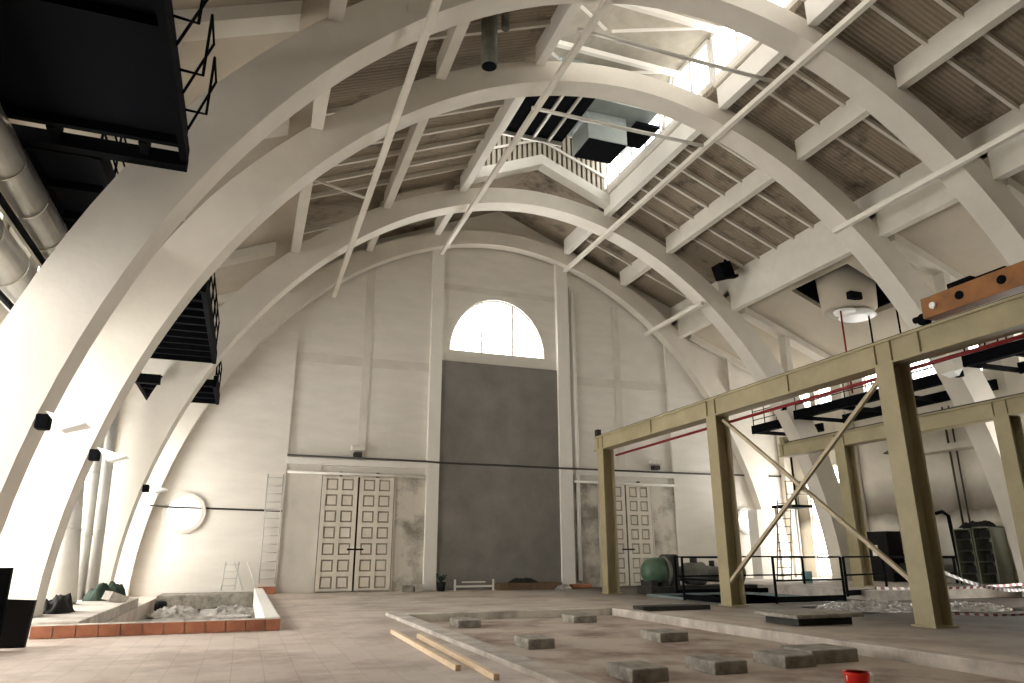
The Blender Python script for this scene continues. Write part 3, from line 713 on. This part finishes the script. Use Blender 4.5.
# ------------------------------------------------------------------ air unit in the skylight
t = thing('air_handling_unit', 'grey air unit hanging inside the skylight with a black square underside', 'air unit', (9.8, 18.2, 14))
ld = build('lower_duct', MB().box(9.1, 10.5, 17.65, 18.85, 14.0, 15.3), 'unit_paint', t)
build('mouth', MB().box(9.13, 10.47, 17.68, 18.82, 13.96, 14.02), 'black_deck', ld)['label'] = 'black open underside'
build('housing', MB().box(8.7, 11.35, 17.0, 19.2, 15.0, 16.15), 'unit_paint', t)
build('side_box', MB().box(7.9, 8.75, 16.9, 18.2, 15.1, 16.2), 'unit_paint', t)
build('round_end', MB().tube([(11.1, 17.4, 15.6), (11.35, 19.6, 15.5)], .5, 24), 'unit_paint', t)
t = thing('service_platform', 'small dark grated platform left of the hanging air unit', 'platform', (7.8, 18, 14.7))
build('deck', MB().box(6.7, 8.9, 16.3, 19.3, 14.75, 14.82), 'black_deck', t)
for x in (6.75, 7.3, 7.85, 8.4): build('bearer', MB().box(x-.04, x+.04, 16.3, 19.3, 14.66, 14.76), 'steel_light', t)
for y in (16.3, 19.3): build('edge_beam', MB().box(6.7, 8.9, y-.04, y+.04, 14.6, 14.85), 'steel_light', t)
single('service_deck', MB().box(10.75, 11.6, 17.4, 18.7, 14.72, 14.82), 'black_deck', 'small black deck right of the hanging air unit', 'platform', (11.1, 18, 14.7))
single('wind_brace', MB().bar((.55, 17.6, 10.9), (2.24, 17.6, 10.53), .06), 'beam_paint', 'thin pale strut tying the outermost left rail to the deep roof beam', 'strut', (1.4, 17.6, 10.7))
single('raking_strut', MB().tube([(11.5, 16.4, 16.0), (11.68, 17.3, 14.62)], .06, 10), 'white_paint', 'white raking strut right of the air unit', 'strut', (11.3, 17, 14.5))
# vent pipes in the roof
t = thing('roof_vent', 'dark metal vent pipe hanging from the roof left of the skylight', 'vent', (4.2, 13, 12))
build('pipe', MB().tube([(4.22, 13, 13.5), (4.22, 13, 11.95)], .19, 20), 'machine_grey', t); build('mouth', MB().tube([(4.22, 13, 11.96), (4.22, 13, 11.93)], .165, 20), 'black_deck', t)
t = thing('roof_vent', 'smaller dark vent pipe hanging behind the larger one', 'vent', (4.65, 13, 12.9))
build('pipe', MB().tube([(4.62, 13, 13.7), (4.62, 13, 13.1)], .1, 16), 'machine_grey', t)
# black spotlight
t = thing('floodlight', 'black floodlight under the right roof slope, in front of the third arch', 'lamp', (16.3, 20.9, 12))
q = Vector((16.25, 20.8, 11.6))
build('housing', MB().box(q.x-.28, q.x+.28, q.y-.3, q.y+.25, q.z-.3, q.z+.3, tilt=-.3), 'black_steel', t, bevel=.04)
build('visor', MB().box(q.x-.32, q.x+.32, q.y-.5, q.y-.25, q.z-.42, q.z-.32, tilt=-.2), 'black_steel', t)
build('bracket', MB().bar((q.x+.1, q.y, q.z+.2), (q.x+.35, q.y+.2, q.z+.75), .08), 'black_steel', t)

# ------------------------------------------------------------------ extractor hood in the aisle roof
hx, hy = XC+10.5, 18.1
t = thing('extractor_hood', 'round pale extractor hood hanging through a square roof hole', 'extractor', (hx, hy, 9.2))
build('drum', MB().rings([(hx, hy, 10.9), (hx, hy, 9.5), (hx, hy, 9.42)], [.98, .9, .82], 40), 'aisle_plaster', t)
build('cowl', MB().rings([(hx+.1, hy-.2, 9.38), (hx+.1, hy-.2, 9.2), (hx+.1, hy-.2, 9.14)], [.5, .62, .5], 28), 'white_plastic', t)
build('tray', MB().rings([(hx-.55, hy-.3, 9.3), (hx-.55, hy-.3, 9.2)], [.38, .34], 24), 'white_plastic', t)
build('access_flap', MB().box(hx-.85, hx-.35, hy-.95, hy-.75, 9.55, 9.8), 'black_deck', t)
struct('trim_12', MB().box(XC+9.0, XC+12.0, 16.4, 19.8, 11.4, 11.45).box(XC+9.0, XC+9.2, 16.4, 19.8, 10.85, 11.4).box(XC+11.78, XC+12.0, 16.4, 19.8, 9.75, 11.4).box(XC+9.0, XC+12.0, 16.4, 16.7, 10.8, 11.4).box(XC+9.0, XC+12.0, 19.5, 19.8, 10.8, 11.4).prism([(XC+9.2, 10.85), (XC+12, 9.7), (XC+12, 11.4), (XC+9.2, 11.4)], 'y', 16.55, 16.74).prism([(XC+9.2, 10.85), (XC+12, 9.7), (XC+12, 11.4), (XC+9.2, 11.4)], 'y', 19.46, 19.6), 'black_deck', 'black box added for the dark roof void above the extractor hole')  # black box added over the hole to block light and keep it dark
for x, y, z0, z1, m, lab in ((hx-.95, hy-.5, 6.3, 9.2, 'red_paint', 'dark red pipe hanging below the extractor hood'), (hx+.3, hy-.5, 6.3, 9.2, 'black_steel', 'thin pipe hanging below the middle of the extractor hood'),
                          (XC+11.45, 17.0, 6.3, 9.9, 'black_steel', 'black pipe hanging from the right corner of the extractor hole')):
    single('hanging_pipe', MB().tube([(x, y, z0), (x, y, z1)], .03, 8), m, lab, 'pipe', (x, y, z0))

# ------------------------------------------------------------------ crane gantry
def hpost(name, lab, x0, y, z0, z1, w=.42, d=.40):
    """H section: flanges face left and right"""
    t = thing(name, lab, 'post', (x0+w/2, y+d/2, z0))
    b = MB().box(x0, x0+.035, y, y+d, z0, z1); b.box(x0+w-.035, x0+w, y, y+d, z0, z1); b.box(x0+.03, x0+w-.03, y+d/2-.02, y+d/2+.02, z0, z1)
    build('h_section', b, 'olive_steel', t)
    build('base_plate', MB().box(x0-.05, x0+w+.05, y-.05, y+d+.05, z0, z0+.03), 'olive_steel', t)
    return t
def runway(lab, x0, y0, y1, z0, z1, w=.42, stiff=()):
    t = thing('runway_beam', lab, 'beam', (x0+w/2, (y0+y1)/2, z0))
    b = MB().box(x0, x0+w, y0, y1, z0, z0+.045); b.box(x0, x0+w, y0, y1, z1-.045, z1); b.box(x0+.04, x0+.08, y0, y1, z0, z1)
    build('i_section', b, 'olive_steel', t)
    for y in stiff: build('stiffener', MB().box(x0, x0+w-.02, y-.012, y+.012, z0+.04, z1-.04), 'olive_steel', t)
    build('crane_rail', MB().box(x0+w/2-.05, x0+w/2+.05, y0, y1, z1, z1+.07), 'rail_steel', t)
    return t
G = 11.05
hpost('gantry_post', 'olive steel post of the left crane gantry, farthest, before the right double door', G, 21.3, 0, 4.62)
hpost('gantry_post', 'middle olive steel post of the left crane gantry, beside the railed pit', G, 15.0, 0, 4.62)
hpost('gantry_post', 'nearest thick olive steel post of the left crane gantry, wrapped by hazard tape', G, 9.5, 0, 4.62)
runway('long olive crane beam on top of the left gantry posts', G, 3.6, 21.95, 4.62, 5.1, stiff=(21.35, 21.68, 15.02, 15.38, 12.3, 9.52, 9.88, 8.9, 6.5, 18.2))
for y, lab in ((21.85, 'small end stop on the far end of the left crane beam'),):
    single('end_stop', MB().box(G+.05, G+.2, y-.1, y+.1, 5.1, 5.35), 'rail_steel', lab, 'stop', (G, y, 5.1))
X2 = 17.6
hpost('gantry_post', 'olive steel post of the right gantry standing on the raised platform', X2, 17.4, .25, 4.5)
hpost('gantry_post', 'olive steel post of the right gantry at the right edge of the photo', X2, 12.05, 0, 4.5)
runway('olive crane beam on the right gantry, farther from the camera', X2, 3.6, 20.4, 4.5, 4.95, stiff=(17.42, 17.78, 12.07, 12.43, 14.9, 20.2))
single('end_stop', MB().box(X2+.05, X2+.25, 20.15, 20.35, 4.95, 5.2), 'olive_steel', 'end stop on the far end of the right crane beam', 'stop', (X2, 20.2, 4.95))
single('conductor_pipe', MB().tube([(G+.5, 21.3, 4.42), (G+.5, 3.6, 4.62)], .038, 10), 'red_paint', 'long dark red pipe under the left crane beam', 'pipe', (G+.5, 12, 4.4))
for i, (a, b, lab) in enumerate((((G+.2, 14.95, 4.5), (G+.25, 9.9, .62), 'pale brace falling from the middle post to the foot of the nearest post'),
                 ((G+.1, 9.85, 4.45), (G+.05, 15.05, .55), 'pale brace falling from the nearest post to the foot of the middle post'))):
    single('cross_brace', MB().bar(a, b, .075, .075), 'timber_pole', lab, 'brace', a)
# orange end carriage
t = thing('crane_carriage', 'orange crane end carriage riding on the left crane beam', 'crane', (G+.2, 7, 5.17))
build('frame', MB().box(G+.05, G+.35, 3.8, 8.75, 5.24, 5.62), 'orange_paint', t, bevel=.01)
for y in (8.0, 7.25, 6.3):
    build('hole_disc', MB().tube([(G+.03, y, 5.44), (G+.06, y, 5.44)], .075, 20), 'black_deck', t)  # black discs standing in for the dark inside of round holes
for y in (8.85, 6.9, 4.3): build('wheel', MB().tube([(G+.14, y, 5.28), (G+.26, y, 5.28)], .11, 20), 'black_steel', t)
build('buffer', MB().tube([(G+.2, 8.75, 5.32), (G+.2, 9.05, 5.32)], .06, 12), 'black_steel', t)
build('signal_lamp', MB().tube([(G+.0, 8.5, 5.42), (G+.06, 8.5, 5.42)], .06, 16), 'white_plastic', t)
build('drive_motor', MB().box(G+.4, G+.8, 8.0, 8.45, 5.45, 5.85).tube([(G+.6, 7.5, 5.72), (G+.6, 8.0, 5.72)], .14, 16), 'black_steel', t)

# hanging hook lamp on the right gantry
t = thing('pendant_lamp', 'grey dish lamp hanging under the right gantry beam', 'lamp', (17.8, 15.9, 4.0))
build('rod', MB().tube([(17.8, 15.7, 4.5), (17.8, 15.7, 4.2)], .02, 6), 'rail_steel', t)
build('shade', MB().rings([(17.8, 15.7, 4.22), (17.8, 15.7, 4.14), (17.8, 15.7, 4.05)], [.07, .2, .33], 20), 'machine_grey', t)

# ------------------------------------------------------------------ railings around the machine pit
def railing(lab, pts, z=0, h=1.12, mid=.55):
    t = thing('pit_railing', lab, 'railing', (*pts[0], z))
    for (x, y) in pts: build('post', MB().box(x-.025, x+.025, y-.025, y+.025, z, z+h), 'black_steel', t)
    for a, b in zip(pts, pts[1:]):
        for dz in (mid, h): build('handrail', MB().bar((a[0], a[1], z+dz), (b[0], b[1], z+dz), .045), 'black_steel', t)
        build('toe_board', MB().bar((a[0], a[1], z+.09), (b[0], b[1], z+.09), .03, .14), 'black_steel', t)
    return t
railing('black pit railing running away behind the middle gantry post', [(11.45, 15.6), (11.45, 17.6)])
railing('black pit railing facing the camera, right of the middle gantry post', [(12.75, 15.45), (15.1, 15.6)])
railing('black pit railing continuing right along the raised platform', [(15.35, 15.75), (17.45, 16.4)], z=.1, h=1.02)
railing('black pit railing at the back of the pit beside the green motor', [(12.6, 19.75), (15.0, 19.75), (17.5, 19.75)], z=0, h=1.12)

# machine
t = thing('motor_pump_set', 'green domed motor coupled to a long dark pump beside the right double door', 'machine', (12.6, 20.8, 0))
def cyl(n, a, b, r, m, seg=28, r2=None): return build(n, MB().tube([a, b], r, seg, r2), m, t)
md = build('motor_dome', MB().rings([(12.0, 20.7, .68), (12.04, 20.7, .68), (12.15, 20.7, .68), (12.35, 20.7, .68), (12.7, 20.7, .68)], [.12, .24, .36, .42, .43], 32), 'green_motor', t)
build('motor_flange', MB().tube([(12.7, 20.7, .68), (12.8, 20.7, .68)], .48, 32), 'machine_grey', md)
build('gear_case', MB().box(12.8, 13.15, 20.35, 21.05, .1, 1.2), 'machine_dark', t, bevel=.08)
build('pump_body', MB().rings([(13.15, 20.7, .6), (13.5, 20.7, .6), (13.6, 20.7, .6), (14.2, 20.7, .6), (14.3, 20.7, .6), (15.0, 20.7, .55)], [.2, .24, .34, .36, .26, .24], 24), 'machine_grey', t)
build('end_housing', MB().rings([(15.0, 20.7, .6), (15.1, 20.7, .6), (15.6, 20.7, .6), (15.75, 20.7, .6)], [.3, .42, .42, .25], 28), 'machine_grey', t)
build('valve', MB().tube([(13.9, 20.7, .8), (13.9, 20.7, 1.1)], .12, 16), 'machine_dark', t)
build('valve', MB().tube([(14.6, 20.7, .7), (14.6, 20.7, 1.0)], .09, 16), 'machine_dark', t)
build('bed_frame', MB().box(12.0, 16.0, 20.25, 21.15, 0, .24), 'machine_dark', t, bevel=.02)
for x in (12.2, 12.6): build('foot', MB().box(x-.1, x+.1, 20.35, 21.05, .2, .42), 'machine_dark', t)

# ------------------------------------------------------------------ right side: tower, ladder, cabinets
pz = .25
t = thing('access_platform', 'small raised steel platform with railing by the end wall', 'platform', (20.1, 23, 3))
build('deck', MB().box(19.7, 20.95, 22.7, 23.6, 2.95, 3.05), 'black_steel', t)
for x in (19.75, 20.3, 20.9):
    build('post', MB().tube([(x, 22.72, 3.0), (x, 22.72, 3.95)], .02, 6), 'rail_steel', t)
for z in (3.45, 3.95): build('handrail', MB().tube([(19.75, 22.72, z), (20.9, 22.72, z)], .018, 6), 'rail_steel', t)
build('mast', MB().tube([(20.6, 23.2, 3.0), (20.6, 23.2, 6.1)], .04, 8), 'black_steel', t)
for x in (19.8, 20.8): build('leg', MB().tube([(x, 23.5, pz), (x, 23.5, 2.95)], .045, 8), 'white_paint', t)
ladder('steep dark ladder leaning on the raised steel platform', (18.75, 22.2, pz), (19.55, 22.66, 3.2), .5, 10, 'rail_steel', .022, 'access_ladder', side=(.85,-.5,0))
single('blue_drum', MB().rings([(18.2, 20.4, pz), (18.2, 20.4, pz+.38)], [.16, .17], 20), 'blue_box', 'small blue-green drum on the raised platform by the tall window', 'drum', (18.2, 20.4, pz))
single('grey_column_box', MB().box(19.6, 20.6, 24.4, 25.0, pz, 2.95), 'white_paint', 'pale narrow kiosk below the raised steel platform', 'kiosk', (20.1, 24.8, pz))
def cabinet(x, y, w, d, h, lab, open_=True):
    """front faces the hall (-x)"""
    t = thing('storage_cabinet', lab, 'cabinet', (x+d/2, y+w/2, pz))
    b = MB().box(x, x+d, y, y+.03, pz, pz+h); b.box(x, x+d, y+w-.03, y+w, pz, pz+h); b.box(x+d-.03, x+d, y, y+w, pz, pz+h); b.box(x, x+d, y, y+w, pz+h-.03, pz+h); b.box(x, x+d, y, y+w, pz, pz+.06)
    build('carcass', b, 'cabinet_side', t)
    for k in range(1, 5):
        sh = build('shelf', MB().box(x+.03, x+d-.03, y+.03, y+w-.03, pz+h*k/5, pz+h*k/5+.02), 'cabinet_paint', t)
        build('stored_box', MB().box(x+.12, x+d-.05, y+.08, y+.08+(w-.2)*(.6+.4*((k*37) % 10)/10), pz+h*k/5+.03, pz+h*k/5+.24), 'dark_junk', sh)
    return t
cabinet(21.3, 16.5, .6, .65, 1.7, 'grey-green open steel cabinet, the left one of the pair with junk on top')
cabinet(21.3, 15.85, .6, .65, 1.74, 'grey-green open steel cabinet, the right one beside the second arch')
heap('junk_pile', 21.62, 16.5, .3, .6, .28, pz+1.73, 'dark_junk', 'dark junk piled on top of the pair of steel cabinets', 'junk', 31)
t = thing('switch_cabinet', 'tall black cabinet with a white notice against the right wall', 'cabinet', (21.9, 20.6, pz))
build('body', MB().box(21.6, 22.3, 20.0, 21.1, pz, 1.98), 'dark_junk', t, bevel=.02); build('notice', MB().box(21.585, 21.6, 20.45, 20.7, 1.1, 1.5), 'paper', t)
t = thing('workbench', 'dark cluttered workbench between the black cabinet and the nearest gantry post', 'workbench', (21.9, 19, pz))
build('top', MB().box(21.4, 22.5, 18.1, 19.9, 1.05, 1.13), 'dark_junk', t)
for y in (18.15, 19.8):
    for x in (21.45, 22.4): build('leg', MB().box(x-.03, x+.03, y-.03, y+.03, pz, 1.05), 'dark_junk', t)
build('lower_shelf', MB().box(21.45, 22.45, 18.15, 19.85, .55, .6), 'dark_junk', t)
for k, (x, y, w, h, z) in enumerate(((21.6, 18.3, .4, .3, .6), (21.6, 18.9, .5, .22, .6), (21.7, 19.4, .3, .3, .6))):
    single('tool_box', MB().box(x, x+.5, y, y+w, z, z+h), 'machine_dark', 'dark box on the lower shelf of the workbench, %s' % ['nearest', 'middle', 'farthest'][k], 'box', (x+.2, y+.2, z))
t = thing('bench_vice', 'black press arm standing on the workbench', 'tool', (22, 19.4, 1.13))
build('base', MB().box(21.8, 22.3, 18.7, 19.6, 1.13, 1.2), 'black_steel', t); build('arm', MB().bar((22, 19.5, 1.2), (22, 18.9, 1.75), .05), 'black_steel', t); build('head', MB().box(21.9, 22.1, 18.75, 18.95, 1.2, 1.9), 'black_steel', t)
# pipes on the right wall
for k, (y, z0, z1, r) in enumerate(((17.35, 1.9, 6.1, .03), (17.6, 1.9, 6.1, .035))):
    single('wall_pipe', MB().tube([(22.45, y, z0), (22.45, y, z1)], r, 8), 'rail_steel', ['dark pipe on the right wall above the cabinets, left one', 'dark pipe on the right wall above the cabinets, right one'][k], 'pipe', (22.4, y, z0))
single('wall_shelf_beam', MB().box(21.9, 22.5, 15.6, 18.6, 4.55, 4.75), 'side_plaster', 'short ledge beam on the right wall crossing the two pipes', 'beam', (22.2, 17, 4.55))
single('bent_pipe', MB().tube([(21.9, 17.55, pz), (21.9, 17.65, 2.4), (21.9, 17.85, 2.55), (21.9, 18.1, 2.5)], .06, 10), 'black_steel', 'black bent pipe standing right of the nearest gantry post', 'pipe', (21.9, 17.6, pz))
single('wall_notice', MB().box(21.05, 21.35, 14.38, 14.405, 2.6, 2.8), 'relief_plaster', 'small yellowish plate on the second right arch', 'sign', (21.2, 14.4, 2.6))
# plastic sheets
heap('plastic_sheet', 13.6, 13.3, 1.2, 1.1, .2, 0, 'plastic_film', 'crumpled translucent plastic sheet left of the nearest gantry post', 'plastic sheet', 41, 44, 'film', 6)
heap('plastic_sheet', 15.4, 12.4, 1.0, .8, .18, 0, 'plastic_film', 'crumpled translucent plastic sheet right of the nearest gantry post', 'plastic sheet', 47, 40, 'film', 6)
single('cardboard_sheet', MB().box(14.0, 15.1, 13.9, 14.6, .02, .06, rot=.3), 'wood_light', 'flat brown cardboard behind the left plastic sheet', 'cardboard', (14.5, 14.2, 0))
# hazard tape
def tape(lab, a, b, sag, w=.07):
    a = Vector(a); b = Vector(b); mb = MB(); n = 24; vs = []; fs = []
    for i in range(n+1):
        u = i/n; p = a+(b-a)*u - Vector((0, 0, sag*4*u*(1-u)))
        tw = .5*math.sin(u*9)
        vs += [(p.x, p.y-math.sin(tw)*w/2, p.z-math.cos(tw)*w/2), (p.x, p.y+math.sin(tw)*w/2, p.z+math.cos(tw)*w/2)]
    fs = [(2*i, 2*i+1, 2*i+3, 2*i+2) for i in range(n)]
    mb.add(vs, fs)
    o = single('hazard_tape', mb, 'hazard_tape', lab, 'tape', tuple(a)); return o
tape('red and white tape from the nearest gantry post to the right, top strand', (G+.43, 9.6, .92), (16.6, 11.8, .42), .12)
tape('red and white tape low above the floor right of the nearest gantry post', (G+.43, 9.6, .22), (15.5, 10.2, .1), .05, .04)
tape('red and white tape lying along the edge of the raised platform', (14.5, 14.0, .4), (20.5, 14.6, .38), .05)

# ------------------------------------------------------------------ near end wall of the hall, behind the camera
nb = MB(); nb.box(XL-.3, -1.0, YN-.3, YN, 0, 15.6); nb.box(19.0, XR+.3, YN-.3, YN, 0, 15.6); nb.box(-1.0, 19.0, YN-.3, YN, 0, 15.6)
struct('wall_front', nb, 'side_plaster')

# ------------------------------------------------------------------ world, light, camera
w = bpy.data.worlds.new('overcast'); bpy.context.scene.world = w; w.use_nodes = True
bg = w.node_tree.nodes['Background']; bg.inputs[0].default_value = (.93, .96, 1.0, 1); bg.inputs[1].default_value = 2.0

sc = bpy.context.scene
sc.view_settings.view_transform = 'Standard'; sc.view_settings.look = 'None'; sc.view_settings.gamma = 1
sc.view_settings.use_curve_mapping = False
sc.view_settings.exposure = 0.45
sc.cycles.max_bounces = 8; sc.cycles.diffuse_bounces = 6
sc.cycles.use_denoising = True

cam = bpy.data.cameras.new('camera'); co = bpy.data.objects.new('camera', cam); C.objects.link(co)
cam.sensor_width = 36; cam.lens = 704.23/1024*36; cam.clip_end = 200
yaw, pitch, roll = math.radians(20.118), math.radians(16.847), math.radians(-.158)
Fv = Vector((math.sin(yaw)*math.cos(pitch), math.cos(yaw)*math.cos(pitch), math.sin(pitch)))
Rv = Vector((math.cos(yaw), -math.sin(yaw), 0)); Uv = Rv.cross(Fv)
R2 = math.cos(roll)*Rv+math.sin(roll)*Uv; U2 = -math.sin(roll)*Rv+math.cos(roll)*Uv
co.matrix_world = Matrix(((R2.x, U2.x, -Fv.x, 0), (R2.y, U2.y, -Fv.y, 0), (R2.z, U2.z, -Fv.z, 1.2), (0, 0, 0, 1)))
sc.camera = co
for o in C.objects:
    if '_o' in o: del o['_o']
